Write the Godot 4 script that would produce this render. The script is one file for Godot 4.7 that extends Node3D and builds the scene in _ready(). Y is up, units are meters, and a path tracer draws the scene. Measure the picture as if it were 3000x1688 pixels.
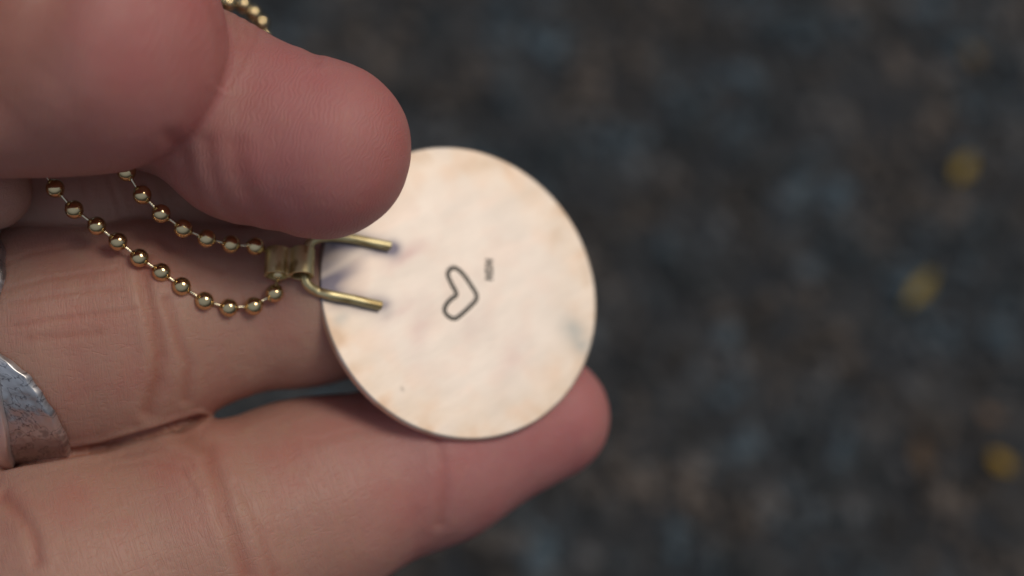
extends Node3D
# A left hand holds a round brass pendant on a ball chain above gravelly ground.
# Measures are millimetres in the hand's own frame (x along the fingers, y towards the thumb, z out of the palm), turned and set 0.16 m above the ground.

const MM := 0.001
const PITCH := 60.0
var F: Basis
var O := Vector3(0, 0.16, 0)
var names := {}

# ---------------------------------------------------------------- helpers
func numbered(called: String) -> String:
	if not names.has(called):
		names[called] = 0
		return called
	names[called] += 1
	return "%s_%03d" % [called, names[called]]

func world(p: Vector3) -> Vector3:
	return O + F * (p * MM)

func tag(o: Node, label: String, category: String, group := "", kind := "") -> void:
	if label: o.set_meta("label", label)
	if category: o.set_meta("category", category)
	if group: o.set_meta("group", group)
	if kind: o.set_meta("kind", kind)

func thing(called: String, at_mm: Vector3, basis := Basis()) -> Node3D:
	var o := Node3D.new()
	o.name = numbered(called)
	add_child(o)
	o.transform = Transform3D(F * basis, world(at_mm))
	return o

func part(called: String, mesh: Mesh, m: Material, parent: Node, t := Transform3D()) -> MeshInstance3D:
	var o := MeshInstance3D.new()
	o.name = called
	o.mesh = mesh
	if m: o.material_override = m
	o.transform = t
	parent.add_child(o, true)
	return o

# indexed mesh from outward counter-clockwise triangles, smooth normals
func mesh_of(v: PackedVector3Array, tri: PackedInt32Array, uv := PackedVector2Array(), col := PackedColorArray(), into: ArrayMesh = null) -> ArrayMesh:
	var nrm := PackedVector3Array()
	nrm.resize(v.size())
	var idx := PackedInt32Array()
	idx.resize(tri.size())
	for i in range(0, tri.size(), 3):
		var a := tri[i]
		var b := tri[i + 1]
		var c := tri[i + 2]
		var nn := (v[b] - v[a]).cross(v[c] - v[a])
		nrm[a] += nn
		nrm[b] += nn
		nrm[c] += nn
		idx[i] = a
		idx[i + 1] = c
		idx[i + 2] = b
	for i in nrm.size():
		nrm[i] = nrm[i].normalized() if nrm[i].length_squared() > 0.0 else Vector3.UP
	var arr := []
	arr.resize(Mesh.ARRAY_MAX)
	arr[Mesh.ARRAY_VERTEX] = v
	arr[Mesh.ARRAY_NORMAL] = nrm
	arr[Mesh.ARRAY_INDEX] = idx
	if uv.size(): arr[Mesh.ARRAY_TEX_UV] = uv
	if col.size(): arr[Mesh.ARRAY_COLOR] = col
	var am := into if into else ArrayMesh.new()
	am.add_surface_from_arrays(Mesh.PRIMITIVE_TRIANGLES, arr)
	return am

# a grid of points; rows along u, columns along v; wrap joins the last to the first. u x v points outwards.
func grid_mesh(nu: int, nv: int, f: Callable, wrap_u := false, wrap_v := false, uvf = null) -> ArrayMesh:
	var v := PackedVector3Array()
	var uv := PackedVector2Array()
	for i in nu:
		for j in nv:
			var a := float(i) / (nu if wrap_u else nu - 1)
			var b := float(j) / (nv if wrap_v else nv - 1)
			v.append(f.call(a, b) * MM)
			uv.append(uvf.call(a, b) if uvf != null else Vector2(a, b))
	var t := PackedInt32Array()
	for i in (nu if wrap_u else nu - 1):
		for j in (nv if wrap_v else nv - 1):
			var i2 := (i + 1) % nu
			var j2 := (j + 1) % nv
			var q := [i * nv + j, i2 * nv + j, i2 * nv + j2, i * nv + j2]
			t.append_array(PackedInt32Array([q[0], q[1], q[2], q[0], q[2], q[3]]))
	return mesh_of(v, t, uv)

func smooth_path(pts: PackedVector3Array, step: float, closed := false) -> PackedVector3Array:
	var c := Curve3D.new()
	c.bake_interval = step
	var n := pts.size()
	for i in (n + 1 if closed else n):
		var p := pts[i % n]
		var a := pts[(i - 1 + n) % n] if closed or i > 0 else p
		var b := pts[(i + 1) % n] if closed or i < n - 1 else p
		var tan_ := (b - a) / 6.0
		c.add_point(p, -tan_, tan_)
	var out := PackedVector3Array()
	var m := int(c.get_baked_length() / step)
	for i in (m if closed else m + 1):
		out.append(c.sample_baked(c.get_baked_length() * i / m, true))
	return out

# a round wire along a path, with rounded ends
func wire_mesh(path: PackedVector3Array, r: float, seg := 20, closed := false, flat := 1.0, up := Vector3(0, 0, 1)) -> ArrayMesh:
	var rows := []
	var n := path.size()
	if not closed:
		var d0 := (path[1] - path[0]).normalized()
		for k in [0.0, 0.75, 0.95]:
			rows.append([path[0] + d0 * r * 0.25 * (k * k * k) - d0 * r * 0.25, maxf(k, 0.01), d0])
	for i in n:
		var a := path[(i - 1 + n) % n] if closed else path[maxi(i - 1, 0)]
		var b := path[(i + 1) % n] if closed else path[mini(i + 1, n - 1)]
		rows.append([path[i], 1.0, (b - a).normalized()])
	if not closed:
		var d1 := (path[n - 1] - path[n - 2]).normalized()
		for k in [0.95, 0.75, 0.0]:
			rows.append([path[n - 1] - d1 * r * 0.25 * (k * k * k) + d1 * r * 0.25, maxf(k, 0.01), d1])
	return grid_mesh(rows.size(), seg, func(a, b):
		var k := int(round(a * (rows.size() if closed else rows.size() - 1)))
		var d: Vector3 = rows[k][2]
		var s := d.cross(up).normalized()
		var w := s.cross(d)
		var ang: float = b * TAU
		return rows[k][0] + (s * cos(ang) + w * sin(ang) * flat) * r * rows[k][1], closed, true)

# ---------------------------------------------------------------- textures
func noise_image(w: int, h: int, freq: float, seed_: int, octaves := 3, kind := FastNoiseLite.TYPE_SIMPLEX_SMOOTH) -> PackedByteArray:
	var n := FastNoiseLite.new()
	n.seed = seed_
	n.noise_type = kind
	n.frequency = freq
	n.fractal_type = FastNoiseLite.FRACTAL_FBM
	n.fractal_octaves = octaves
	var im := n.get_seamless_image(w, h)
	im.convert(Image.FORMAT_L8)
	return im.get_data()

# streaks: noise made narrow one way, stretched the other
func streaks(size: int, across: int, along_x: bool, freq: float, seed_: int) -> PackedByteArray:
	var n := FastNoiseLite.new()
	n.seed = seed_
	n.noise_type = FastNoiseLite.TYPE_SIMPLEX_SMOOTH
	n.frequency = freq
	n.fractal_octaves = 2
	var im := n.get_seamless_image(across if along_x else size, size if along_x else across)
	im.resize(size, size, Image.INTERPOLATE_CUBIC)
	im.convert(Image.FORMAT_L8)
	return im.get_data()

func gray_texture(d: PackedByteArray, size: int) -> ImageTexture:
	return ImageTexture.create_from_image(Image.create_from_data(size, size, false, Image.FORMAT_L8, d))

func skin_lines() -> ImageTexture:                 # a fine net of skin furrows; one tile is 10 mm
	var s := 1024
	var a := streaks(s, 200, true, 0.016, 11)
	var b := streaks(s, 128, false, 0.02, 12)
	var e := streaks(s, 256, false, 0.045, 15)
	var c := noise_image(s, s, 0.05, 13, 3)
	var g := noise_image(s, s, 0.008, 16, 2)
	var out := PackedByteArray()
	out.resize(s * s)
	for i in s * s:
		var la := absf(a[i] - 128.0) / 26.0
		var lb := absf(b[i] - 128.0) / 20.0
		var le := absf(e[i] - 128.0) / 40.0
		var w := clampf((g[i] - 70.0) / 120.0, 0.15, 1.0)
		var h := 205.0 - 80.0 * w * exp(-la * la) - 75.0 * (1.1 - w) * exp(-lb * lb) - 45.0 * w * exp(-le * le) + (c[i] - 128.0) * 0.22
		out[i] = int(clampf(h, 0, 255))
	return gray_texture(out, s)

func finger_ridges() -> ImageTexture:              # friction ridges of a fingertip; one tile is 9 mm, 19 ridges
	var s := 1024
	var n := noise_image(s, s, 0.004, 21, 2)
	var c := noise_image(s, s, 0.06, 22, 3)
	var out := PackedByteArray()
	out.resize(s * s)
	for y in s:
		for x in s:
			var i := y * s + x
			var ph := TAU * (19.0 * x / s + (n[i] - 128.0) / 150.0)
			out[i] = int(clampf(130.0 + 70.0 * sin(ph) + (c[i] - 128.0) * 0.7, 0, 255))
	return gray_texture(out, s)

# ---------------------------------------------------------------- the hand's body: tapered bones joined by a smooth minimum, meshed as surface nets
var bA := PackedVector3Array()
var bBA := PackedVector3Array()
var bInv := PackedFloat32Array()
var bR := PackedFloat32Array()
var bDR := PackedFloat32Array()
var bC := PackedInt32Array()
var bL0 := PackedFloat32Array()
var bTip := PackedInt32Array()
var kin := PackedFloat32Array([2.3, 3.0, 3.0, 3.0, 3.0, 2.0, 8.0])
var blocks := {}
const H := 0.7
const B := 8

func chain(c: int, pts: Array, along := 0.0) -> void:
	for i in pts.size() - 1:
		var p: Vector4 = pts[i]
		var q: Vector4 = pts[i + 1]
		bone(c, p, q, along, i == pts.size() - 2)
		along += Vector3(q.x - p.x, q.y - p.y, q.z - p.z).length()

func bone(c: int, p: Vector4, q: Vector4, along: float, tip: bool) -> void:
	var a := Vector3(p.x, p.y, p.z)
	var ba := Vector3(q.x, q.y, q.z) - a
	bA.append(a)
	bBA.append(ba)
	bInv.append(1.0 / maxf(ba.length_squared(), 1e-6))
	bR.append(p.w)
	bDR.append(q.w - p.w)
	bC.append(c)
	bL0.append(along)
	bTip.append(1 if tip else 0)

func field(p: Vector3, cand: PackedInt32Array) -> float:
	var d := 1e9
	var cur := 1e9
	var c := -1
	for i in cand:
		if bC[i] != c:
			if c >= 0:
				var k0 := 1.0 if c == 3 else 0.7
				var e := absf(d - cur)
				d = minf(d, cur) - (0.0 if e >= k0 else (k0 - e) * (k0 - e) / k0 * 0.25)
			c = bC[i]
			cur = 1e9
		var r := p - bA[i]
		var t := clampf(r.dot(bBA[i]) * bInv[i], 0.0, 1.0)
		var x := (r - bBA[i] * t).length() - bR[i] - bDR[i] * t
		var k := kin[c]
		var e2 := absf(cur - x)
		cur = minf(cur, x) - (0.0 if e2 >= k else (k - e2) * (k - e2) / k * 0.25)
	var kk := 6.0 if c == 6 else (1.0 if c == 3 else 0.7)
	var e3 := absf(d - cur)
	return minf(d, cur) - (0.0 if e3 >= kk else (kk - e3) * (kk - e3) / kk * 0.25)

func block_of(p: Vector3) -> Vector3i:
	return Vector3i((p / (H * B)).floor())

func candidates(key: Vector3i) -> PackedInt32Array:
	if blocks.has(key):
		return blocks[key]
	var ctr := (Vector3(key) + Vector3(0.5, 0.5, 0.5)) * H * B
	var ds := PackedFloat32Array()
	var low := 1e9
	for i in bA.size():
		var r := ctr - bA[i]
		var t := clampf(r.dot(bBA[i]) * bInv[i], 0.0, 1.0)
		var x := (r - bBA[i] * t).length() - bR[i] - bDR[i] * t
		ds.append(x)
		low = minf(low, x)
	var out := PackedInt32Array()
	for i in ds.size():
		if ds[i] < low + H * B * 1.75 + 3.0:
			out.append(i)
	blocks[key] = out
	return out

func gradient(p: Vector3, cand: PackedInt32Array) -> Vector3:
	var e := 0.15
	var a := Vector3(1, -1, -1)
	var b := Vector3(-1, -1, 1)
	var c := Vector3(-1, 1, -1)
	var d := Vector3(1, 1, 1)
	return (a * field(p + a * e, cand) + b * field(p + b * e, cand) + c * field(p + c * e, cand) + d * field(p + d * e, cand)).normalized()

func surface_nets(lo: Vector3, hi: Vector3) -> Array:
	var verts := PackedVector3Array()
	var cell := {}
	var crossings := []
	var k0 := block_of(lo)
	var k1 := block_of(hi)
	var n1 := B + 1
	var s := PackedFloat32Array()
	s.resize(n1 * n1 * n1)
	for bz in range(k0.z, k1.z + 1):
		for by in range(k0.y, k1.y + 1):
			for bx in range(k0.x, k1.x + 1):
				var key := Vector3i(bx, by, bz)
				var org := Vector3(key) * (H * B)
				var cand := candidates(key)
				var mid := field(org + Vector3.ONE * (H * B * 0.5), cand)
				if absf(mid) > H * B * 0.95 + 1.0:
					continue
				var o := 0
				for z in n1:
					for y in n1:
						for x in n1:
							s[o] = field(org + Vector3(x, y, z) * H, cand)
							o += 1
				for z in B:
					for y in B:
						for x in B:
							var q := (z * n1 + y) * n1 + x
							var sum := Vector3.ZERO
							var cnt := 0
							var c8 := [s[q], s[q + 1], s[q + n1], s[q + n1 + 1], s[q + n1 * n1], s[q + n1 * n1 + 1], s[q + n1 * n1 + n1], s[q + n1 * n1 + n1 + 1]]
							var inside := 0
							for i in 8:
								if c8[i] < 0.0: inside += 1
							if inside == 0 or inside == 8:
								continue
							for i in 8:
								for ax in 3:
									var j := i | (1 << ax)
									if j == i or (c8[i] < 0.0) == (c8[j] < 0.0):
										continue
									var t: float = c8[i] / (c8[i] - c8[j])
									var pt := Vector3(i & 1, (i >> 1) & 1, (i >> 2) & 1)
									pt[ax] = t
									sum += pt
									cnt += 1
							var g := key * B + Vector3i(x, y, z)
							cell[g] = verts.size()
							verts.append((Vector3(g) + sum / cnt) * H)
							for ax in 3:
								if (c8[0] < 0.0) != (c8[1 << ax] < 0.0):
									crossings.append([g, ax, c8[0] < 0.0])
	var quads := PackedInt32Array()
	for x in crossings:
		var g: Vector3i = x[0]
		var u := Vector3i.ZERO
		var w := Vector3i.ZERO
		u[(x[1] + 1) % 3] = 1
		w[(x[1] + 2) % 3] = 1
		var a: int = cell.get(g - u - w, -1)
		var b: int = cell.get(g - w, -1)
		var c: int = cell.get(g, -1)
		var d: int = cell.get(g - u, -1)
		if a < 0 or b < 0 or c < 0 or d < 0:
			continue
		quads.append_array(PackedInt32Array([a, b, c, d]) if x[2] else PackedInt32Array([a, d, c, b]))
	return [verts, quads]

func split_quads(v: PackedVector3Array, quads: PackedInt32Array, choose: Callable) -> Array:
	var out := PackedInt32Array()
	var mids := {}
	for i in range(0, quads.size(), 4):
		var q := [quads[i], quads[i + 1], quads[i + 2], quads[i + 3]]
		var ctr: Vector3 = (v[q[0]] + v[q[1]] + v[q[2]] + v[q[3]]) * 0.25
		var nn: Vector3 = (v[q[2]] - v[q[0]]).cross(v[q[3]] - v[q[1]])
		if not choose.call(ctr, nn.normalized()):
			out.append_array(PackedInt32Array(q))
			continue
		var m := []
		for k in 4:
			var a: int = q[k]
			var b: int = q[(k + 1) % 4]
			var key := (mini(a, b) << 24) | maxi(a, b)
			if not mids.has(key):
				mids[key] = v.size()
				v.append((v[a] + v[b]) * 0.5)
			m.append(mids[key])
		var c := v.size()
		v.append(ctr)
		for k in 4:
			out.append_array(PackedInt32Array([q[k], m[k], c, m[(k + 3) % 4]]))
	return [v, out]

var creases := []
func crease(c: int, pts: Array, width: float, depth: float, tint := 0.5) -> void:
	var r := Rect2(pts[0], Vector2.ZERO)
	for p in pts: r = r.expand(p)
	creases.append([c, PackedVector2Array(pts), width, depth, tint, r.grow(width * 3.2)])

func build_hand() -> void:
	# 0 thumb, 1 index, 2 middle, 3 ring finger, 4 little finger, 5 fold of the web, 6 palm and wrist
	chain(0, [Vector4(-120, -2, -6, 15), Vector4(-80, 22, 9, 12.5), Vector4(-56.67, 22.64, 10, 12.59), Vector4(-38.79, 22.86, 9, 12.29)])
	chain(0, [Vector4(-63.33, 33.94, 14, 11.68), Vector4(-53.73, 28.19, 17, 12.07)])
	chain(0, [Vector4(-38.33, 20.97, 0, 8.73), Vector4(-31.68, 19.35, -2, 8.22), Vector4(-18.6, 13.53, 0, 8.17)], 80.0)
	bone(0, Vector4(-26, 14.3, 0, 8.13), Vector4(-18.6, 13.53, 0, 8.23), 92.0, true)
	chain(1, [Vector4(-70, 8, -14, 9), Vector4(-62.55, 8.72, -13, 8.22), Vector4(-42.89, 9.08, -13, 7.33), Vector4(-27.78, 12.74, -20, 7.22), Vector4(-10.63, 5.85, -25, 7.02)])
	chain(2, [Vector4(-70, -6, -11, 11), Vector4(-70, -5.64, -9, 11.55), Vector4(-47.5, -5.07, -10, 11.44), Vector4(-38.38, -3.25, -11, 10.4), Vector4(-33.51, -3.07, -12.5, 8.84), Vector4(-21.67, -1.66, -15, 8.09), Vector4(-3.78, 0.15, -24, 7.18)])
	bone(2, Vector4(-44.21, -5.73, -11, 11.11), Vector4(-41.25, -5.63, -11.2, 11.26), 0.0, false)
	chain(3, [Vector4(-74, -34, -10, 13), Vector4(-66.15, -36.42, -8, 14.62), Vector4(-44.78, -31.03, -6, 13.78), Vector4(-31.58, -26.18, -9.5, 11.58), Vector4(-21.56, -22.67, -14, 10.42), Vector4(-8.45, -18.42, -18.5, 8.68), Vector4(3.67, -14.17, -22.5, 7.05)])
	chain(4, [Vector4(-72, -46, -16, 10), Vector4(-66.81, -52.58, -15, 11.19), Vector4(-44.89, -52.97, -22, 10.85), Vector4(-32.89, -56.98, -42, 9.87), Vector4(-40.33, -60.77, -62, 9.41)])
	chain(5, [Vector4(-65.42, 8.65, -4, 5.79), Vector4(-51.02, 9.59, -1, 3.85)])
	chain(6, [Vector4(-72, 6, -15, 9), Vector4(-128, -6, -20, 13)])
	chain(6, [Vector4(-72, -8, -13, 10), Vector4(-130, -16, -20, 14)])
	chain(6, [Vector4(-76, -32, -13, 11), Vector4(-130, -25, -20, 14)])
	chain(6, [Vector4(-76, -45, -17, 9), Vector4(-128, -34, -20, 13)])
	chain(6, [Vector4(-126, -19, -20, 20), Vector4(-200, -26, -26, 24)])

	# folds of the finger joints and lines of the skin
	crease(2, [Vector2(-36.39, 2.86), Vector2(-35.92, -0.07), Vector2(-35.11, -2.78), Vector2(-34.7, -4.78), Vector2(-34.5, -6.64), Vector2(-34.96, -9.3), Vector2(-36.19, -12.33)], 0.64, 0.30, 0.8)
	crease(2, [Vector2(-33.89, -1.22), Vector2(-33.38, -2.91), Vector2(-32.68, -5.69), Vector2(-31.96, -7.7), Vector2(-32.72, -11.23)], 0.47, 0.16, 0.5)
	crease(2, [Vector2(-35.1, 4.91), Vector2(-32.03, 2.86), Vector2(-29.12, 1.85)], 0.42, 0.07, 0.2)
	crease(2, [Vector2(-49.54, 2.49), Vector2(-47.19, 3.44), Vector2(-43.81, 4.11), Vector2(-39.43, 3.84)], 0.26, 0.06, 0.2)
	crease(2, [Vector2(-49.33, -0.2), Vector2(-46, 0.73), Vector2(-42.67, 1.3), Vector2(-39, 1.8)], 0.26, 0.07, 0.2)
	crease(2, [Vector2(-48.67, -1.53), Vector2(-45, -0.8), Vector2(-41.33, -0.2), Vector2(-38.33, -0.07)], 0.26, 0.07, 0.2)
	crease(2, [Vector2(-48, -3.7), Vector2(-44, -3.03), Vector2(-40, -2.53), Vector2(-36.67, -2.03)], 0.27, 0.07, 0.3)
	crease(2, [Vector2(-46.67, -4.87), Vector2(-43.33, -4.7), Vector2(-40, -4.37)], 0.42, 0.06, 0.5)
	crease(3, [Vector2(-34.81, -13.79), Vector2(-33.19, -14.55), Vector2(-30.23, -15.93), Vector2(-29.24, -18), Vector2(-28.34, -19.82), Vector2(-27.84, -22.18), Vector2(-26.92, -23.83), Vector2(-25.76, -27.81)], 0.72, 0.29, 0.7)
	crease(3, [Vector2(-27, -19.2), Vector2(-25.17, -21.87), Vector2(-24.17, -24.53), Vector2(-23.33, -28.13)], 0.42, 0.10, 0.25)
	crease(3, [Vector2(-49.02, -20.06), Vector2(-47.58, -20.92), Vector2(-45.81, -22.23), Vector2(-45.01, -23.52), Vector2(-44.53, -25.5)], 0.59, 0.22, 0.6)
	crease(3, [Vector2(-8.42, -13.65), Vector2(-7.66, -15.53), Vector2(-7.1, -17.96), Vector2(-7, -21.21), Vector2(-7.47, -24.39)], 0.59, 0.16, 0.35)
	crease(3, [Vector2(-38.57, -16.51), Vector2(-35.27, -16.02), Vector2(-31.97, -16.68), Vector2(-30.16, -19.09)], 0.30, 0.06, 0.1)
	crease(3, [Vector2(-39.33, -17.57), Vector2(-35.4, -16.98), Vector2(-32.3, -17.83), Vector2(-30.66, -19.98)], 0.30, 0.06, 0.1)
	crease(3, [Vector2(-20.44, -15.54), Vector2(-15.42, -14.59), Vector2(-10.44, -14.55)], 0.34, 0.04, 0.1)
	crease(1, [Vector2(-43.52, 11.98), Vector2(-42.64, 9.09), Vector2(-41.85, 6.34)], 0.30, 0.07, 0.2)
	crease(1, [Vector2(-40.73, 11.28), Vector2(-39.61, 8.4), Vector2(-39.06, 5.33)], 0.30, 0.07, 0.2)
	crease(1, [Vector2(-37.25, 10.58), Vector2(-36.36, 8.1), Vector2(-35.86, 5.36)], 0.34, 0.09, 0.2)
	crease(0, [Vector2(-39.3, 27.12), Vector2(-40.59, 23.23), Vector2(-42.11, 19.55), Vector2(-44.74, 16.12)], 2.6, 0.9, 0.45)
	for k in 4:
		var f := k * 0.9
		crease(0, [Vector2(-27.73, 26.8) + Vector2(f, 0), Vector2(-26.79, 23.92) + Vector2(f * 0.8, 0), Vector2(-26.68, 21.07) + Vector2(f * 0.45, 0), Vector2(-27.07, 18.71) + Vector2(f * 0.2, 0)], 0.3, 0.07, 0.3)
	# the deep furrow where the middle and ring fingers touch; the tint also paints in its shade
	for c in [2, 3]:
		crease(c, [Vector2(-50.83, -17.69), Vector2(-48.09, -17.05), Vector2(-40.92, -15.97), Vector2(-37.6, -14.96), Vector2(-33.42, -13.8), Vector2(-32, -13.37)], 0.36, 0.8, 1.0)
	# pressed wrinkles on the thumb's pad
	crease(0, [Vector2(-31.03, 13.49), Vector2(-30.72, 10.5), Vector2(-29.82, 7.95), Vector2(-28.02, 6.07)], 0.77, 0.16, 0.35)
	crease(0, [Vector2(-28.45, 13.58), Vector2(-28.19, 10.12), Vector2(-27.06, 7.58), Vector2(-25.38, 5.74)], 0.77, 0.13, 0.3)
	crease(0, [Vector2(-25.8, 13.19), Vector2(-25.47, 10.06), Vector2(-24.31, 7.42), Vector2(-22.71, 5.44)], 0.94, 0.12, 0.3)
	crease(0, [Vector2(-19.89, 23.67), Vector2(-18.95, 22.55), Vector2(-18.52, 21.44)], 0.42, 0.11, 0.2)

	var net := surface_nets(Vector3(-150, -84, -74), Vector3(18, 46, 36))
	var v: PackedVector3Array = net[0]
	var quads: PackedInt32Array = net[1]
	for i in v.size():
		var cd := candidates(block_of(v[i]))
		v[i] -= gradient(v[i], cd) * field(v[i], cd)
	for pass_ in 2:
		var grow := 4.0 - 2.0 * pass_
		var r := split_quads(v, quads, func(c: Vector3, n: Vector3): return c.x > -54.0 - grow and c.y > -32.0 - grow and c.y < 31.0 + grow and n.z > -0.35 - 0.2 * grow)
		v = r[0]
		quads = r[1]
	var fine := FastNoiseLite.new()
	fine.seed = 5
	fine.frequency = 0.16
	fine.fractal_octaves = 3
	var mott := FastNoiseLite.new()
	mott.seed = 8
	mott.frequency = 0.11
	mott.fractal_octaves = 4
	var axes := []
	for a in [[Vector3(-38.33, 20.13, 0), Vector3(-19, 13.47, 0), 8.9], [Vector3(-62.55, 9.08, -13), Vector3(-10.58, 7.71, -24), 7.0], [Vector3(-70, -5.81, -9), Vector3(-3.74, -0.22, -22), 7.0], [Vector3(-65.8, -36.92, -7), Vector3(3.67, -14.14, -22), 7.5], [Vector3(-66.81, -52.58, -15), Vector3(-44.89, -52.97, -22), 9.0], [Vector3(-65.42, 8.65, -4), Vector3(-51.02, 9.59, -1), 4.0], [Vector3(-128, -15, -18), Vector3(-70, -15, -13), 30.0]]:
		var span: Vector3 = a[1] - a[0]
		axes.append([a[0], span.normalized(), span.length(), a[2]])
	var uv := PackedVector2Array()
	var col := PackedColorArray()
	var which := PackedInt32Array()
	for i in v.size():
		var p := v[i]
		var cd := candidates(block_of(p))
		var g := gradient(p, cd)
		p -= g * field(p, cd)
		# nearest bone
		var best := 1e9
		var bi := 0
		for j in cd:
			var rr := p - bA[j]
			var tt := clampf(rr.dot(bBA[j]) * bInv[j], 0.0, 1.0)
			var x := (rr - bBA[j] * tt).length() - bR[j] - bDR[j] * tt
			if x < best:
				best = x
				bi = j
		var c := bC[bi]
		var len_ := bBA[bi].length()
		var dir := bBA[bi] / len_
		var rel := p - bA[bi]
		var tu := rel.dot(dir)
		var side := rel - dir * tu
		var along := bL0[bi] + clampf(tu, 0.0, len_)
		var over := maxf(tu - len_, 0.0)
		if over > 0.0:
			var rt := bR[bi] + bDR[bi]
			along += rt * asin(clampf(over / rt, 0.0, 0.999))
		# one straight axis per finger for the skin's pattern, so that it runs on over the joints
		var ax: Array = axes[c]
		var ad: Vector3 = ax[1]
		var arel: Vector3 = p - ax[0]
		var au := arel.dot(ad)
		var aside := arel - ad * au
		if au > ax[2]:
			au = ax[2] + ax[3] * asin(clampf((au - ax[2]) / ax[3], 0.0, 0.999))
		var zz := (Vector3(0, 0, 1) - ad * ad.z).normalized()
		uv.append(Vector2(au, atan2(aside.dot(zz.cross(ad)), aside.dot(zz)) * 8.0))
		# relief
		var dsp := fine.get_noise_3dv(p) * 0.09
		var red_and_shade := 0.0
		if g.z > -0.2:
			var p2 := Vector2(p.x, p.y)
			for cr in creases:
				if cr[0] != c or not cr[5].has_point(p2):
					continue
				var dd := 1e9
				var line: PackedVector2Array = cr[1]
				for k in line.size() - 1:
					dd = minf(dd, p2.distance_squared_to(Geometry2D.get_closest_point_to_segment(p2, line[k], line[k + 1])))
				dd = sqrt(dd)
				var w: float = cr[2]
				var e := exp(-dd * dd / (w * w))
				dsp -= cr[3] * (e - 0.25 * exp(-(dd - 2.0 * w) * (dd - 2.0 * w) / (w * w)))
				red_and_shade = maxf(red_and_shade, cr[4] * e)
		v[i] = p + g * dsp
		# skin colour: redder at the tips and along the folds, shade painted into the deep furrow, blotchy all over
		var n1 := mott.get_noise_3dv(p) * 0.5 + 0.5
		var n2 := mott.get_noise_3dv(p * 3.1 + Vector3(40, 0, 0)) * 0.5 + 0.5
		var tip := 0.0
		if c == 0: tip = smoothstep(86.0, 97.0, along) * 0.9
		elif c == 3: tip = smoothstep(48.0, 80.0, along) * 0.85
		elif c == 2 or c == 1: tip = smoothstep(70.0, 84.0, along) * 0.5
		var k3 := Vector3(0.440, 0.232, 0.176).lerp(Vector3(0.500, 0.195, 0.195), tip)
		if c == 0: k3 = Vector3(0.425, 0.195, 0.158).lerp(Vector3(0.455, 0.180, 0.166), tip)
		k3 = k3.lerp(k3 * Vector3(1.0, 0.78, 0.8), clampf((n1 - 0.45) * 1.8, 0.0, 0.9))
		k3 = k3.lerp(k3 * Vector3(1.03, 1.16, 1.02), clampf((0.42 - n2) * 1.5, 0.0, 0.5))
		k3 = k3.lerp(k3 * Vector3(0.78, 0.52, 0.42), red_and_shade * 0.6)
		col.append(Color(k3.x, k3.y, k3.z))
		which.append(1 if c == 0 and along > 83.0 else 0)
	# thin out to metres
	for i in v.size():
		v[i] *= MM
	# shared normals over both materials
	var nrm := PackedVector3Array()
	nrm.resize(v.size())
	for i in range(0, quads.size(), 4):
		var nn := (v[quads[i + 2]] - v[quads[i]]).cross(v[quads[i + 3]] - v[quads[i + 1]])
		for k in 4:
			nrm[quads[i + k]] += nn
	for i in nrm.size():
		nrm[i] = nrm[i].normalized()
	var am := ArrayMesh.new()
	for pad in 2:
		var idx := PackedInt32Array()
		for i in range(0, quads.size(), 4):
			if which[quads[i]] != pad:
				continue
			idx.append_array(PackedInt32Array([quads[i], quads[i + 2], quads[i + 1], quads[i], quads[i + 3], quads[i + 2]]))
		var arr := []
		arr.resize(Mesh.ARRAY_MAX)
		arr[Mesh.ARRAY_VERTEX] = v
		arr[Mesh.ARRAY_NORMAL] = nrm
		arr[Mesh.ARRAY_INDEX] = idx
		arr[Mesh.ARRAY_TEX_UV] = uv
		arr[Mesh.ARRAY_COLOR] = col
		am.add_surface_from_arrays(Mesh.PRIMITIVE_TRIANGLES, arr)
	var skin := StandardMaterial3D.new()
	skin.vertex_color_use_as_albedo = true
	skin.roughness = 0.48
	skin.metallic_specular = 0.42
	skin.subsurf_scatter_enabled = true
	skin.subsurf_scatter_strength = 0.3
	skin.heightmap_enabled = true
	skin.heightmap_texture = skin_lines()
	skin.heightmap_scale = 0.008
	skin.uv1_scale = Vector3(1.0 / 10.0, 1.0 / 10.0, 1)
	var pad_skin: StandardMaterial3D = skin.duplicate()
	pad_skin.heightmap_texture = finger_ridges()
	pad_skin.heightmap_scale = 0.004
	pad_skin.uv1_scale = Vector3(1.0 / 9.0, 1.0 / 9.0, 1)
	am.surface_set_material(0, skin)
	am.surface_set_material(1, pad_skin)
	var o := MeshInstance3D.new()
	o.name = "person"
	o.mesh = am
	add_child(o)
	o.transform = Transform3D(F, O)
	tag(o, "bare left hand, palm up, thumb bent over a round pendant and its ball chain", "person")
	print("hand: %d vertices, %d quads" % [v.size(), quads.size() / 4])

# ---------------------------------------------------------------- metals
func metal(c: Color, rough: float) -> StandardMaterial3D:
	var m := StandardMaterial3D.new()
	m.albedo_color = c.linear_to_srgb()
	m.metallic = 1.0
	m.roughness = rough
	return m

func segment_distance(p: Vector2, a: Vector2, b: Vector2) -> float:
	return p.distance_to(Geometry2D.get_closest_point_to_segment(p, a, b))

const R := 15.75
const HEART := [Vector2(-0.82, -0.01), Vector2(-0.76, 1.13), Vector2(-0.66, 2.14), Vector2(-0.23, 2.55), Vector2(0.32, 2.57), Vector2(0.72, 2.18), Vector2(1.03, 1.26), Vector2(1.18, 0.01), Vector2(1.22, -0.99), Vector2(0.86, -1.51), Vector2(0.12, -1.76), Vector2(-0.94, -2.02), Vector2(-1.91, -2.2), Vector2(-2.49, -2.12), Vector2(-2.91, -1.56), Vector2(-2.94, -0.94), Vector2(-2.38, -0.44), Vector2(-1.56, -0.19)]

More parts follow.
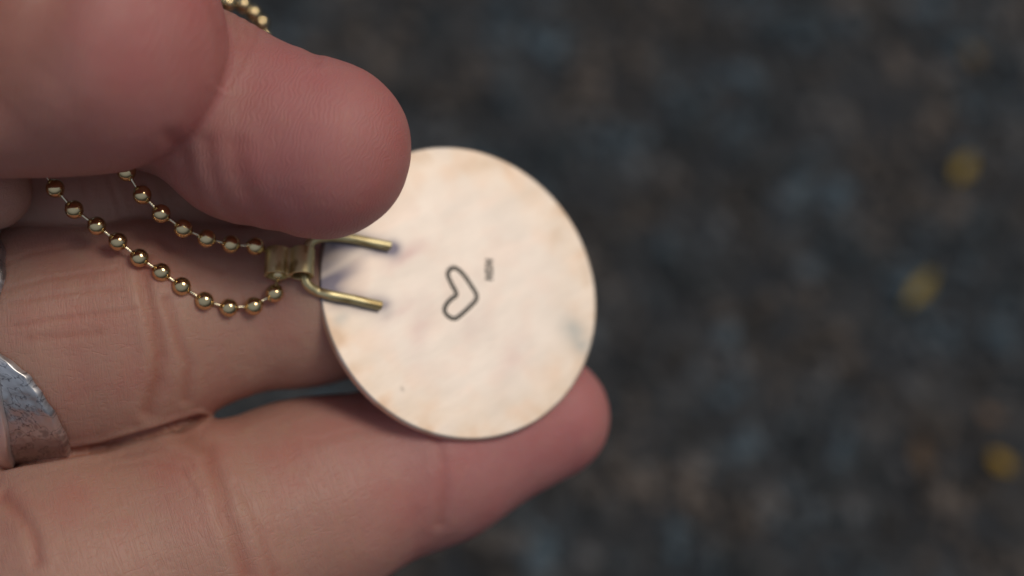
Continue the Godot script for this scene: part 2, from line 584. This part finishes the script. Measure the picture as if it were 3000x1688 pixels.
func build_pendant() -> void:
	var up2 := Vector3(-0.474, 0.88, 0)
	var tilt := deg_to_rad(28.0)
	var ex := Vector3(0.88 * cos(tilt), 0.474 * cos(tilt), -sin(tilt))
	var bs := Basis(ex, up2, ex.cross(up2)).orthonormalized()
	var ctr := Vector3(-5.15, -0.29, -13)
	var root := thing("pendant", ctr, bs)
	tag(root, "round pale brass pendant stamped with a small heart, held under the thumb tip", "pendant")

	# the back of the disc: pale brushed brass, stained by the torch near the two soldered wires, whose contact shade is painted in
	var s := 1024
	var n1 := noise_image(s, s, 0.005, 31, 2)
	var n2 := noise_image(s, s, 0.006, 32, 3)
	var st := streaks(s, 128, true, 0.012, 33)
	var st2 := streaks(s, 256, true, 0.05, 34)
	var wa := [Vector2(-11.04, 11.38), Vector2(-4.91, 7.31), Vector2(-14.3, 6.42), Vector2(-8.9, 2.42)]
	var rose := Vector3(0.72, 0.56, 0.53)
	var grey := Vector3(0.52, 0.52, 0.50)
	var tan_ := Vector3(0.66, 0.50, 0.36)
	var marks := [[Vector2(9.44, -10.02), Vector2(1.5, 2.6), 0.3, grey, 0.75], [Vector2(9.55, 10.98), Vector2(3.0, 0.9), -0.2, tan_, 0.4], [Vector2(13.49, 0.37), Vector2(1.6, 1.2), 0.5, tan_, 0.3], [Vector2(-6.38, -1.28), Vector2(3.5, 1.1), 0.9, rose, 0.4], [Vector2(-3.78, 6.1), Vector2(2.2, 0.8), 0.1, rose, 0.75], [Vector2(-7.58, 1.5), Vector2(2.0, 0.8), 0.1, rose, 0.75], [Vector2(-13.54, 3.39), Vector2(1.0, 0.7), 0.2, grey, 0.6], [Vector2(-11.39, -5.94), Vector2(0.22, 0.3), 0.0, Vector3(0.35, 0.3, 0.26), 0.4], [Vector2(1.32, -8.69), Vector2(3.2, 1.4), 0.7, rose, 0.25], [Vector2(-0.66, -3.66), Vector2(2.0, 1.4), 0.3, rose, 0.35]]
	var px := PackedByteArray()
	px.resize(s * s * 3)
	for y in s:
		for x in s:
			var i := y * s + x
			var p := Vector2(float(x) / s - 0.5, 0.5 - float(y) / s) * 2.0 * R * 1.02
			var m := (n1[i] - 128.0) / 128.0
			var m2 := (n2[i] - 128.0) / 128.0
			var streak := (st[i] - 128.0) / 128.0
			# broad, soft changes of tone; warmer towards the rim
			var c := Vector3(0.855, 0.768, 0.703) * (1.0 + 0.035 * m + 0.04 * streak)
			c = c.lerp(c * Vector3(1.0, 0.94, 0.92), smoothstep(-0.3, 0.7, m2 + 0.5 * streak) * 0.5)
			var rim := smoothstep(0.55, 1.02, p.length() / R)
			c = c.lerp(c * Vector3(0.98, 0.91, 0.82), rim * (0.75 + 0.5 * m2))
			c = c.lerp(c * Vector3(0.80, 0.72, 0.64), clampf(smoothstep(0.86, 1.0, p.length() / R) * (m * 0.9 + m2 * 0.6), 0.0, 0.6))
			# smudges and handling marks: place and reach (x, y), reach across, colour, strength
			for k in marks:
				var q: Vector2 = (p - k[0]).rotated(-k[2])
				var e := exp(-q.x * q.x / (k[1].x * k[1].x) - q.y * q.y / (k[1].y * k[1].y))
				c = c.lerp(k[3], clampf(e * k[4] * (1.0 + 0.7 * m2 + 0.6 * streak), 0.0, 0.9))
			# fire stain round the two soldered wires, their contact shade painted in too
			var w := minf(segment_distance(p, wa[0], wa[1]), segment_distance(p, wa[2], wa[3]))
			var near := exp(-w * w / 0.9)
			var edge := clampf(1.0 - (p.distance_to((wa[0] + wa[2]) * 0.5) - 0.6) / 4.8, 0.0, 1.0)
			var stain_shade := clampf(near * (0.85 + streak * 0.5) + edge * (0.55 + streak * 0.9), 0.0, 0.92)
			c = c.lerp(Vector3(0.20, 0.185, 0.25), stain_shade)
			var f: float = 1.0 + (st2[i] - 128.0) / 128.0 * 0.015
			var k := Color(c.x * f, c.y * f, c.z * f).linear_to_srgb()
			px[i * 3] = int(clampf(k.r, 0, 1) * 255)
			px[i * 3 + 1] = int(clampf(k.g, 0, 1) * 255)
			px[i * 3 + 2] = int(clampf(k.b, 0, 1) * 255)
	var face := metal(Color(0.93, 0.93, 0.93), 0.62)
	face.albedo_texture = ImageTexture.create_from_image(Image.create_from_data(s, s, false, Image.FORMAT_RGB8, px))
	face.heightmap_enabled = true
	face.heightmap_texture = gray_texture(st2, s)
	face.heightmap_scale = 0.0004

	var heart := PackedVector3Array()
	for h in HEART: heart.append(Vector3(h.x, h.y, 0))
	var hp := smooth_path(heart, 0.12, true)
	var hr := Rect2(HEART[0], Vector2.ZERO)
	for h in HEART: hr = hr.expand(h)
	hr = hr.grow(1.2)
	var rings := 190
	var dent := FastNoiseLite.new()
	dent.seed = 3
	dent.frequency = 0.12
	# face, rounded rim, edge and front in one sweep of the radius
	var prof := []
	for i in rings: prof.append(Vector2((R - 0.3) * i / (rings - 1), 0.0))
	for i in 6:
		var a := (i + 1) * PI / 12.0
		prof.append(Vector2(R - 0.3 + 0.3 * sin(a), -0.3 + 0.3 * cos(a)))
	for i in 7:
		var a := i * PI / 12.0
		prof.append(Vector2(R - 0.3 + 0.3 * cos(a), -0.8 - 0.3 * sin(a)))
	for i in 8: prof.append(Vector2((R - 0.3) * (7 - i) / 8.0, -1.1))
	var disc := grid_mesh(prof.size(), 420, func(a, b):
		var k: Vector2 = prof[int(round(a * (prof.size() - 1)))]
		var x: float = maxf(k.x, 0.001) * cos(b * TAU)
		var y: float = maxf(k.x, 0.001) * sin(b * TAU)
		var z := k.y
		if z == 0.0:
			z += dent.get_noise_2d(x, y) * 0.02
			var p := Vector2(x, y)
			if hr.has_point(p):
				var dd := 1e9
				for j in range(0, hp.size()):
					dd = minf(dd, p.distance_squared_to(Vector2(hp[j].x, hp[j].y)))
				z -= 0.06 * exp(-dd / 0.05)
		return Vector3(x, y, z), false, true, func(a, b):
		var k: Vector2 = prof[int(round(a * (prof.size() - 1)))]
		return Vector2(0.5 + k.x * cos(b * TAU) / (2.04 * R), 0.5 - k.x * sin(b * TAU) / (2.04 * R)))
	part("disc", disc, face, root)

	var dark := StandardMaterial3D.new()
	dark.albedo_color = Color(0.20, 0.18, 0.155).linear_to_srgb()
	dark.roughness = 0.85
	dark.metallic_specular = 0.2
	var inlay := PackedVector3Array()
	for p in hp: inlay.append(p + Vector3(0, 0, -0.04))
	part("stamped_heart", wire_mesh(inlay, 0.26, 10, true, 0.5), dark, root)

	var tm := TextMesh.new()
	tm.text = "NSN"
	var font := SystemFont.new()
	font.font_names = PackedStringArray(["Droid Sans"])
	font.font_weight = 700
	tm.font = font
	tm.font_size = 64
	tm.pixel_size = 0.001
	tm.depth = 0.02
	var at2: Vector2 = Vector2(3.92, 0.67)
	var run: Vector2 = (Vector2(4.69, 1.95) - Vector2(3.15, -0.6)).normalized()
	var mark_col: StandardMaterial3D = dark.duplicate()
	mark_col.albedo_color = Color(0.34, 0.30, 0.26).linear_to_srgb()
	part("maker_mark", tm, mark_col, root, Transform3D(Basis(Vector3(run.x, run.y, 0), Vector3(-run.y, run.x, 0), Vector3(0, 0, 1)).scaled(Vector3.ONE * 0.018), Vector3(at2.x, at2.y, 0.02) * MM))

	# the soldered wire bracket and the folded bail, in the hand's axes
	var inv := bs.inverse()
	var brass := metal(Color(0.80, 0.70, 0.47), 0.3)
	var bn := noise_image(256, 256, 0.02, 41, 4)
	var bp := PackedByteArray()
	bp.resize(256 * 256 * 3)
	for i in 256 * 256:
		var t := clampf((bn[i] - 120.0) / 70.0, 0.0, 1.0)
		var c := Color(0.76, 0.65, 0.37).lerp(Color(0.34, 0.22, 0.08), t * 0.75).linear_to_srgb()
		bp[i * 3] = int(c.r * 255)
		bp[i * 3 + 1] = int(c.g * 255)
		bp[i * 3 + 2] = int(c.b * 255)
	var worn := metal(Color(1, 1, 1), 0.46)
	worn.albedo_texture = ImageTexture.create_from_image(Image.create_from_data(256, 256, false, Image.FORMAT_RGB8, bp))
	var wp := PackedVector3Array([Vector3(-12.61, 4.33, -10.16), Vector3(-14.38, 4.67, -9.42), Vector3(-16.38, 5.06, -8.58), Vector3(-18.25, 5.21, -7.69), Vector3(-19.52, 5.08, -6.6), Vector3(-20.3, 4.66, -6.4), Vector3(-20.53, 4, -6.3), Vector3(-20.72, 2.38, -6.2), Vector3(-20.83, 1, -5.6), Vector3(-20.46, 0.21, -5.7), Vector3(-19.59, -0.38, -6.2), Vector3(-18.27, -0.72, -6.18), Vector3(-16.25, -1.14, -7.08), Vector3(-14.77, -1.49, -7.68), Vector3(-13.39, -1.81, -8.25)])
	for i in wp.size(): wp[i] = inv * (wp[i] - ctr)
	part("wire_bracket", wire_mesh(smooth_path(wp, 0.2), 0.5, 18, false), worn, root)

	# a strip bent into two loops: the right one round the bracket, the left one round the chain
	var bc: Vector3 = Vector3(-22.36, 2.54, -5.2)
	var tip := Basis(Vector3(1, 0, 0), deg_to_rad(-22.0))
	var shape := func(q: float, t: float) -> Vector2:
		# figure-of-eight outline, q along it, t 0 outside, 1 inside
		var a := q * TAU
		var x := 2.5 * cos(a)
		var hr_ := sqrt(maxf(1.44 - (x - 1.3) * (x - 1.3), 0.0))
		var hl := sqrt(maxf(1.44 - (x + 1.3) * (x + 1.3), 0.0))
		var h := maxf(maxf(hr_, hl), 0.5 * (1.0 - smoothstep(1.0, 2.0, absf(x))))
		return Vector2(x * (1.0 - 0.11 * t), signf(sin(a)) * maxf(h - 0.3 * t, 0.02))
	var half := 1.45
	var ring := [Vector2(0.0, -half + 0.06), Vector2(0.0, half - 0.06), Vector2(0.2, half), Vector2(0.8, half), Vector2(1.0, half - 0.06), Vector2(1.0, -half + 0.06), Vector2(0.8, -half), Vector2(0.2, -half)]
	var bail := grid_mesh(96, 8, func(a, b):
		var k: Vector2 = ring[int(round(b * 8)) % 8]
		var p: Vector2 = shape.call(a, k.x)
		return inv * (bc + tip * Vector3(p.x, k.y, -p.y) - ctr), true, true, func(a, b): return Vector2(a * 1.5, b))
	part("bail", bail, worn, root)
	# the pinch between the two loops
	var pinch := PackedVector3Array()
	for k in 9: pinch.append(inv * (bc + tip * Vector3(0.02, lerpf(-1.3, 1.3, k / 8.0), 0) - ctr))
	part("bail_seam", wire_mesh(pinch, 0.42, 12, false, 1.0, inv * Vector3(0, 0, 1)), worn, root)

func build_chain() -> void:
	var upper := [Vector3(-37.56, 11.3, 0.5), Vector3(-36.05, 9.08, 0.4), Vector3(-34.27, 7.27, 0), Vector3(-32.29, 5.83, -0.9), Vector3(-30.2, 4.89, -2.2), Vector3(-28.02, 4.35, -3.6), Vector3(-25.74, 4.17, -4.6), Vector3(-23.98, 3.18, -6.6), Vector3(-23.62, 1.52, -6.2)]
	var lower := [Vector3(-23.87, -0.55, -5.2), Vector3(-25.85, -1.81, -4.4), Vector3(-28.22, -1.97, -3.6), Vector3(-30.47, -1.28, -2.6), Vector3(-32.59, 0.17, -1.8), Vector3(-34.53, 1.55, -1.4), Vector3(-36.6, 2.95, -1), Vector3(-38.65, 4.55, -0.7), Vector3(-40.63, 6.08, -0.3), Vector3(-42.77, 7.67, 0), Vector3(-44.58, 9.72, 0.2), Vector3(-46.02, 11.79, 0.2), Vector3(-47.42, 14.09, -1.6)]
	var back := [Vector3(-39.11, 13.5, -0.5), Vector3(-39.82, 15.89, -3), Vector3(-39.82, 18.84, -7), Vector3(-38.91, 22.25, -11), Vector3(-36.91, 25.59, -13.5), Vector3(-34.31, 28.49, -15)]
	var over := [Vector3(-31.76, 30.42, -16), Vector3(-30.57, 30.65, -18.2), Vector3(-29.25, 30.73, -20.2), Vector3(-28.35, 30.08, -22), Vector3(-27.8, 29.32, -24), Vector3(-27.77, 28, -26)]
	var tail := [Vector3(-27.77, 28, -26), Vector3(-29.41, 21.05, -29), Vector3(-32.9, 5.57, -29), Vector3(-36.62, -7.86, -26), Vector3(-39.31, -14.85, -24.5), Vector3(-41.02, -18.63, -27), Vector3(-42.6, -21.93, -33)]
	var beads := PackedVector3Array()
	for k in range(over.size() - 1, -1, -1): beads.append(over[k])
	for k in range(back.size() - 1, -1, -1): beads.append(back[k])
	for p in upper: beads.append(p)
	for p in lower: beads.append(p)
	var t := smooth_path(PackedVector3Array(tail), 2.55)
	t.reverse()
	t.remove_at(t.size() - 1)
	t.append_array(beads)
	beads = t
	var org: Vector3 = beads[beads.size() - 8]
	var root := thing("ball_chain", org)
	tag(root, "thin brass ball chain looped through the pendant's bail and under the thumb", "chain")
	var gold := metal(Color(0.72, 0.55, 0.31), 0.13)
	var pale := metal(Color(0.80, 0.70, 0.50), 0.25)
	var r := 0.93
	# bead: a hollow ball with a small lip round each hole
	var prof := []
	prof.append(Vector2(0.14, -0.88))
	prof.append(Vector2(0.20, -0.96))
	prof.append(Vector2(0.28, -0.95))
	for i in 21:
		var a := lerpf(-1.25, 1.25, i / 20.0)
		prof.append(Vector2(cos(a) * r, sin(a) * r))
	prof.append(Vector2(0.28, 0.95))
	prof.append(Vector2(0.20, 0.96))
	prof.append(Vector2(0.14, 0.88))
	var bead := grid_mesh(28, prof.size(), func(a, b):
		var k: Vector2 = prof[int(round(b * (prof.size() - 1)))]
		return Vector3(cos(-a * TAU) * k.x, k.y, sin(-a * TAU) * k.x), true, false)
	var rod := grid_mesh(10, 8, func(a, b):
		var y := lerpf(-0.5, 0.5, [0.0, 0.02, 0.06, 0.12, 0.88, 0.94, 0.98, 1.0][int(round(b * 7))])
		var rr: float = [0.1, 0.2, 0.2, 0.15, 0.15, 0.2, 0.2, 0.1][int(round(b * 7))]
		return Vector3(cos(-a * TAU) * rr, y, sin(-a * TAU) * rr), true, false)
	for i in beads.size():
		var a := beads[maxi(i - 1, 0)]
		var b := beads[mini(i + 1, beads.size() - 1)]
		var d := (b - a).normalized()
		var q := Basis(Quaternion(Vector3.UP, d)) * Basis(Vector3.UP, i * 1.7)
		part("bead", bead, gold, root, Transform3D(q, (beads[i] - org) * MM))
		if i < beads.size() - 1:
			var gap := beads[i + 1] - beads[i]
			var l := gap.length() - 1.65
			if l > 0.1:
				var q2 := Basis(Quaternion(Vector3.UP, gap.normalized())) * Basis.from_scale(Vector3(1, l, 1))
				part("link", rod, pale, root, Transform3D(q2, (beads[i] + gap * 0.5 - org) * MM))

# an open ring round the middle finger: bands given by their edge x against the angle round the finger (0 towards the viewer, 90 below)
func band(edge: Array, width: float, gap: float, thick: float, hammer: float, seed_: int) -> ArrayMesh:
	var curve := Curve.new()
	curve.min_value = -200
	curve.max_value = 200
	curve.max_domain = 360.0
	for e in edge: curve.add_point(Vector2(e.x, e.y))
	var a0: float = edge[0].x
	var a1: float = edge[edge.size() - 1].x
	var n := FastNoiseLite.new()
	n.seed = seed_
	n.noise_type = FastNoiseLite.TYPE_CELLULAR
	n.cellular_return_type = FastNoiseLite.RETURN_DISTANCE
	n.frequency = 0.4
	var n2 := FastNoiseLite.new()
	n2.seed = seed_ + 1
	n2.frequency = 1.1
	var prof := []            # round the band's section: s across 0..1, k 0 outer, 1 inner
	for i in 25: prof.append(Vector2(1.0 - i / 24.0, 0.0))
	for i in 25: prof.append(Vector2(i / 24.0, 1.0))
	return grid_mesh(260, prof.size(), func(u, w):
		var deg: float = lerpf(a0, a1, u)
		var k: Vector2 = prof[int(round(w * prof.size())) % prof.size()]
		var taper := clampf(minf(u, 1.0 - u) / 0.02, 0.02, 1.0)
		var x: float = curve.sample_baked(deg) - width * (1.0 - k.x)
		var t := clampf((x + 50.0) / 14.0, 0.0, 1.5)
		var ctr := Vector3(x, lerpf(-5.5, -4.9, t), lerpf(-9.8, -10.2, t))
		var rad := 12.2 + gap
		if k.y == 0.0:
			var rim: float = clampf(minf(k.x, 1.0 - k.x) / 0.07, 0.0, 1.0)
			rad += thick * taper * sqrt(1.0 - (1.0 - rim) * (1.0 - rim)) * 0.9 + 0.02
			var q := Vector3(x, deg * 0.19, 0)
			rad += hammer * (n.get_noise_3dv(q) + 0.4 * n2.get_noise_3dv(q * 1.5)) * rim
		var a := deg_to_rad(deg)
		return ctr + Vector3(0, -sin(a), cos(a)) * rad, false, true, func(u, w): return Vector2(u * 3.0, w * 0.7))

func build_ring() -> void:
	var root := thing("silver_ring", Vector3.ZERO)
	tag(root, "open silver ring with hammered overlapping bands round the middle finger", "ring")
	var s := 512
	var a := noise_image(s, s, 0.02, 51, 4)
	var b := noise_image(s, s, 0.022, 52, 2)
	var px := PackedByteArray()
	px.resize(s * s * 3)
	for i in s * s:
		var crack := exp(-pow((a[i] - 128.0) / 6.0, 2.0)) * 0.75 + clampf((a[i] - 158.0) / 70.0, 0.0, 0.4)
		var c := Color(0.62, 0.60, 0.61).lerp(Color(0.10, 0.085, 0.10), clampf(crack, 0.0, 0.9)).linear_to_srgb()
		px[i * 3] = int(c.r * 255)
		px[i * 3 + 1] = int(c.g * 255)
		px[i * 3 + 2] = int(c.b * 255)
	var silver := metal(Color(1, 1, 1), 0.4)
	silver.albedo_texture = ImageTexture.create_from_image(Image.create_from_data(s, s, false, Image.FORMAT_RGB8, px))
	silver.heightmap_enabled = true
	silver.heightmap_texture = gray_texture(b, s)
	silver.heightmap_scale = 0.008
	var clean := metal(Color(0.86, 0.86, 0.88), 0.4)
	clean.heightmap_enabled = true
	clean.heightmap_texture = gray_texture(a, s)
	clean.heightmap_scale = 0.003
	var outer := [Vector2(1, -50.49), Vector2(4, -49.34), Vector2(8, -48.05), Vector2(15, -46.44), Vector2(25, -45.32), Vector2(36, -44.38), Vector2(50, -43.91), Vector2(65, -44.13), Vector2(90, -45.56), Vector2(180, -51.20), Vector2(270, -52.43), Vector2(298, -51.10), Vector2(315, -49.72), Vector2(328, -49.26), Vector2(341, -49.68), Vector2(345, -50.11)]
	part("hammered_band", band(outer, 7.0, 0.1, 0.75, 0.22, 61), silver, root)
	var inner := [Vector2(3, -50.16), Vector2(10, -49.55), Vector2(18, -49.26), Vector2(38, -49.12), Vector2(62, -49.70), Vector2(90, -51.30), Vector2(180, -57.55), Vector2(262, -57.49)]
	part("smooth_band", band(inner, 4.0, 0.75, 0.7, 0.05, 71), clean, root)

# ---------------------------------------------------------------- the ground
func build_ground() -> void:
	var gm := PlaneMesh.new()
	gm.size = Vector2(300, 300)
	var m := StandardMaterial3D.new()
	m.roughness = 0.9
	var n := FastNoiseLite.new()
	n.seed = 81
	n.frequency = 0.03
	n.fractal_octaves = 4
	var im := n.get_seamless_image(512, 512)
	im.convert(Image.FORMAT_RGB8)
	var d := im.get_data()
	for i in 512 * 512:
		var t := clampf((d[i * 3] - 80.0) / 110.0, 0.0, 1.0)
		var c := Color(0.020, 0.022, 0.026).lerp(Color(0.044, 0.043, 0.044), t).linear_to_srgb()
		d[i * 3] = int(c.r * 255)
		d[i * 3 + 1] = int(c.g * 255)
		d[i * 3 + 2] = int(c.b * 255)
	m.albedo_texture = ImageTexture.create_from_image(Image.create_from_data(512, 512, false, Image.FORMAT_RGB8, d))
	m.uv1_triplanar = true
	m.uv1_world_triplanar = true
	m.uv1_scale = Vector3(4, 4, 4)
	var g := part("ground", gm, m, self)
	tag(g, "", "", "", "structure")

	# loose stones of the worn surface
	var rng := RandomNumberGenerator.new()
	rng.seed = 7
	var sph := SphereMesh.new()
	sph.radius = 0.5
	sph.height = 1.0
	sph.radial_segments = 7
	sph.rings = 4
	var arr := sph.get_mesh_arrays()
	var vv: PackedVector3Array = arr[Mesh.ARRAY_VERTEX]
	var bump := FastNoiseLite.new()
	bump.seed = 9
	bump.frequency = 1.3
	for i in vv.size(): vv[i] *= 1.0 + 0.45 * bump.get_noise_3dv(vv[i])
	arr[Mesh.ARRAY_VERTEX] = vv
	var am := ArrayMesh.new()
	am.add_surface_from_arrays(Mesh.PRIMITIVE_TRIANGLES, arr)
	var sm := StandardMaterial3D.new()
	sm.vertex_color_use_as_albedo = true
	sm.roughness = 0.75
	var mm := MultiMesh.new()
	mm.transform_format = MultiMesh.TRANSFORM_3D
	mm.use_colors = true
	mm.mesh = am
	var tint := FastNoiseLite.new()
	tint.seed = 23
	tint.frequency = 26.0
	tint.fractal_octaves = 3
	var count := 30000
	mm.instance_count = count
	var patch := FastNoiseLite.new()
	patch.seed = 17
	patch.frequency = 58.0
	patch.fractal_octaves = 3
	for i in count:
		var p := Vector3(rng.randf_range(-0.24, 0.24), 0, rng.randf_range(-0.31, 0.13))
		var sz := 0.0012 + 0.0036 * pow(rng.randf(), 3.0)
		p.y = sz * 0.12
		var bs := Basis(Vector3.UP, rng.randf() * TAU) * Basis.from_scale(Vector3(sz * rng.randf_range(0.9, 1.5), sz * 0.7, sz))
		mm.set_instance_transform(i, Transform3D(bs, p))
		var q := patch.get_noise_2d(p.x, p.z)
		var l := 0.043 * exp(clampf(rng.randfn(0.0, 0.4) + q * 2.0, -1.3, 0.85))
		var hue := tint.get_noise_2d(p.x, p.z) * 4.0 + rng.randfn(0.0, 0.4)
		var cc := Vector3(0.95, 0.97, 1.02).lerp(Vector3(1.2, 0.93, 0.76) if hue > 0 else Vector3(0.66, 0.98, 1.22), minf(absf(hue), 1.0))
		mm.set_instance_color(i, Color(cc.x * l, cc.y * l, cc.z * l))
	var mi := MultiMeshInstance3D.new()
	mi.name = "gravel"
	mi.multimesh = mm
	mi.material_override = sm
	add_child(mi)
	tag(mi, "dark grey loose gravel covering the ground below the hand", "gravel", "", "stuff")

func leaf(at2: Vector2, length: float, width: float, turn: float, c: Color, label: String, called := "fallen_leaf") -> void:
	var root := Node3D.new()
	root.name = numbered(called)
	add_child(root)
	root.transform = Transform3D(Basis(Vector3.UP, turn) * Basis(Vector3(1, 0, 0), 0.12), Vector3(at2.x, 0.0035, at2.y))
	tag(root, label, "leaf", "fallen leaves on the gravel")
	var m := StandardMaterial3D.new()
	m.albedo_color = c.linear_to_srgb()
	m.roughness = 0.6
	m.backlight_enabled = true
	m.backlight = Color(0.3, 0.25, 0.05)
	var l := length * 1000.0
	var wd := width * 1000.0
	var blade := grid_mesh(14, 9, func(a, b):
		var t: float = a * 2.0 - 1.0
		var w: float = wd * 0.5 * pow(maxf(1.0 - t * t, 0.0), 0.7) * (1.0 - 0.25 * t) + 0.1
		var k: float = b * 2.0 - 1.0
		return Vector3(k * w, absf(k) * w * 0.3 + t * t * l * 0.12, -t * l * 0.5))
	part("blade", blade, m, root)
	var st := PackedVector3Array([Vector3(0, 0.4, l * 0.72), Vector3(0, l * 0.06, l * 0.5), Vector3(0, 0.25, 0), Vector3(0, l * 0.1, -l * 0.44)])
	part("stalk", wire_mesh(smooth_path(st, 1.0), 0.35, 6, false, 1.0, Vector3.UP), m, root)

# ---------------------------------------------------------------- scene
func _ready() -> void:
	var ph := deg_to_rad(PITCH)
	F = Basis(Vector3(1, 0, 0), Vector3(0, cos(ph), -sin(ph)), Vector3(0, sin(ph), cos(ph)))

	var cam := Camera3D.new()
	cam.name = "camera"
	add_child(cam)
	cam.transform = Transform3D(F, world(Vector3(0, 0, 180)))
	cam.fov = rad_to_deg(2.0 * atan(28.133 / 180.0))
	cam.near = 0.01
	cam.far = 1000.0
	var lens := CameraAttributesPhysical.new()
	lens.frustum_focal_length = 50.0
	lens.exposure_aperture = 50.0 / 6.3
	lens.frustum_focus_distance = 0.1775
	lens.frustum_near = 0.01
	lens.frustum_far = 1000.0
	cam.attributes = lens
	cam.fov = rad_to_deg(2.0 * atan(28.133 / 180.0))
	cam.current = true

	var env := Environment.new()
	env.background_mode = Environment.BG_SKY
	var sky := ProceduralSkyMaterial.new()
	sky.sky_top_color = Color(0.60, 0.64, 0.70)
	sky.sky_horizon_color = Color(0.36, 0.38, 0.40)
	sky.sky_curve = 0.25
	sky.ground_bottom_color = Color(0.2, 0.2, 0.2)
	sky.ground_horizon_color = Color(0.4, 0.4, 0.4)
	sky.sky_energy_multiplier = 1.0
	env.sky = Sky.new()
	env.sky.sky_material = sky
	env.tonemap_mode = Environment.TONE_MAPPER_LINEAR
	env.tonemap_exposure = 0.87
	env.sdfgi_enabled = true
	env.ssao_enabled = true
	env.ssil_enabled = true
	var we := WorldEnvironment.new()
	we.name = "daylight"
	we.environment = env
	add_child(we)

	var sun := DirectionalLight3D.new()
	sun.name = "sun"
	add_child(sun)
	sun.light_energy = 0.5
	sun.light_color = Color(1.0, 0.96, 0.9)
	sun.light_angular_distance = 24.0
	sun.shadow_enabled = true
	var towards := F * Vector3(0.54, 0.52, 0.66).normalized()
	sun.transform = Transform3D(Basis.looking_at(-towards, Vector3(0, 0, 1)), Vector3(0, 3, 0))

	var t0 := Time.get_ticks_msec()
	build_ground()
	build_hand()
	print("hand built in %d ms" % (Time.get_ticks_msec() - t0))
	build_pendant()
	build_chain()
	build_ring()
	leaf(Vector2(0.0920, -0.1186), 0.0054, 0.0026, -0.6, Color(0.36, 0.23, 0.015), "bright yellow leaf on the gravel, right of and above the pendant, the largest one")
	leaf(Vector2(0.0803, -0.0905), 0.0074, 0.0023, -0.7, Color(0.33, 0.22, 0.015), "long narrow yellow leaf on the gravel to the right of the pendant's middle")
	leaf(Vector2(0.0906, -0.0531), 0.0044, 0.0026, 0.9, Color(0.36, 0.21, 0.012), "small rounded yellow leaf lying on the gravel near the lower right corner")
	leaf(Vector2(0.0973, -0.1472), 0.0044, 0.0026, 0.3, Color(0.16, 0.09, 0.02), "dull ochre leaf on the gravel in the upper right, the topmost one")
	leaf(Vector2(0.0762, -0.0546), 0.007, 0.003, 0.1, Color(0.10, 0.055, 0.025), "brown withered leaf on the gravel left of the small rounded yellow leaf")
	leaf(Vector2(0.0898, -0.0627), 0.0035, 0.0022, 1.1, Color(0.16, 0.085, 0.04), "tiny reddish tan leaf on the gravel just above the small rounded yellow one")
	print("built in %d ms" % (Time.get_ticks_msec() - t0))
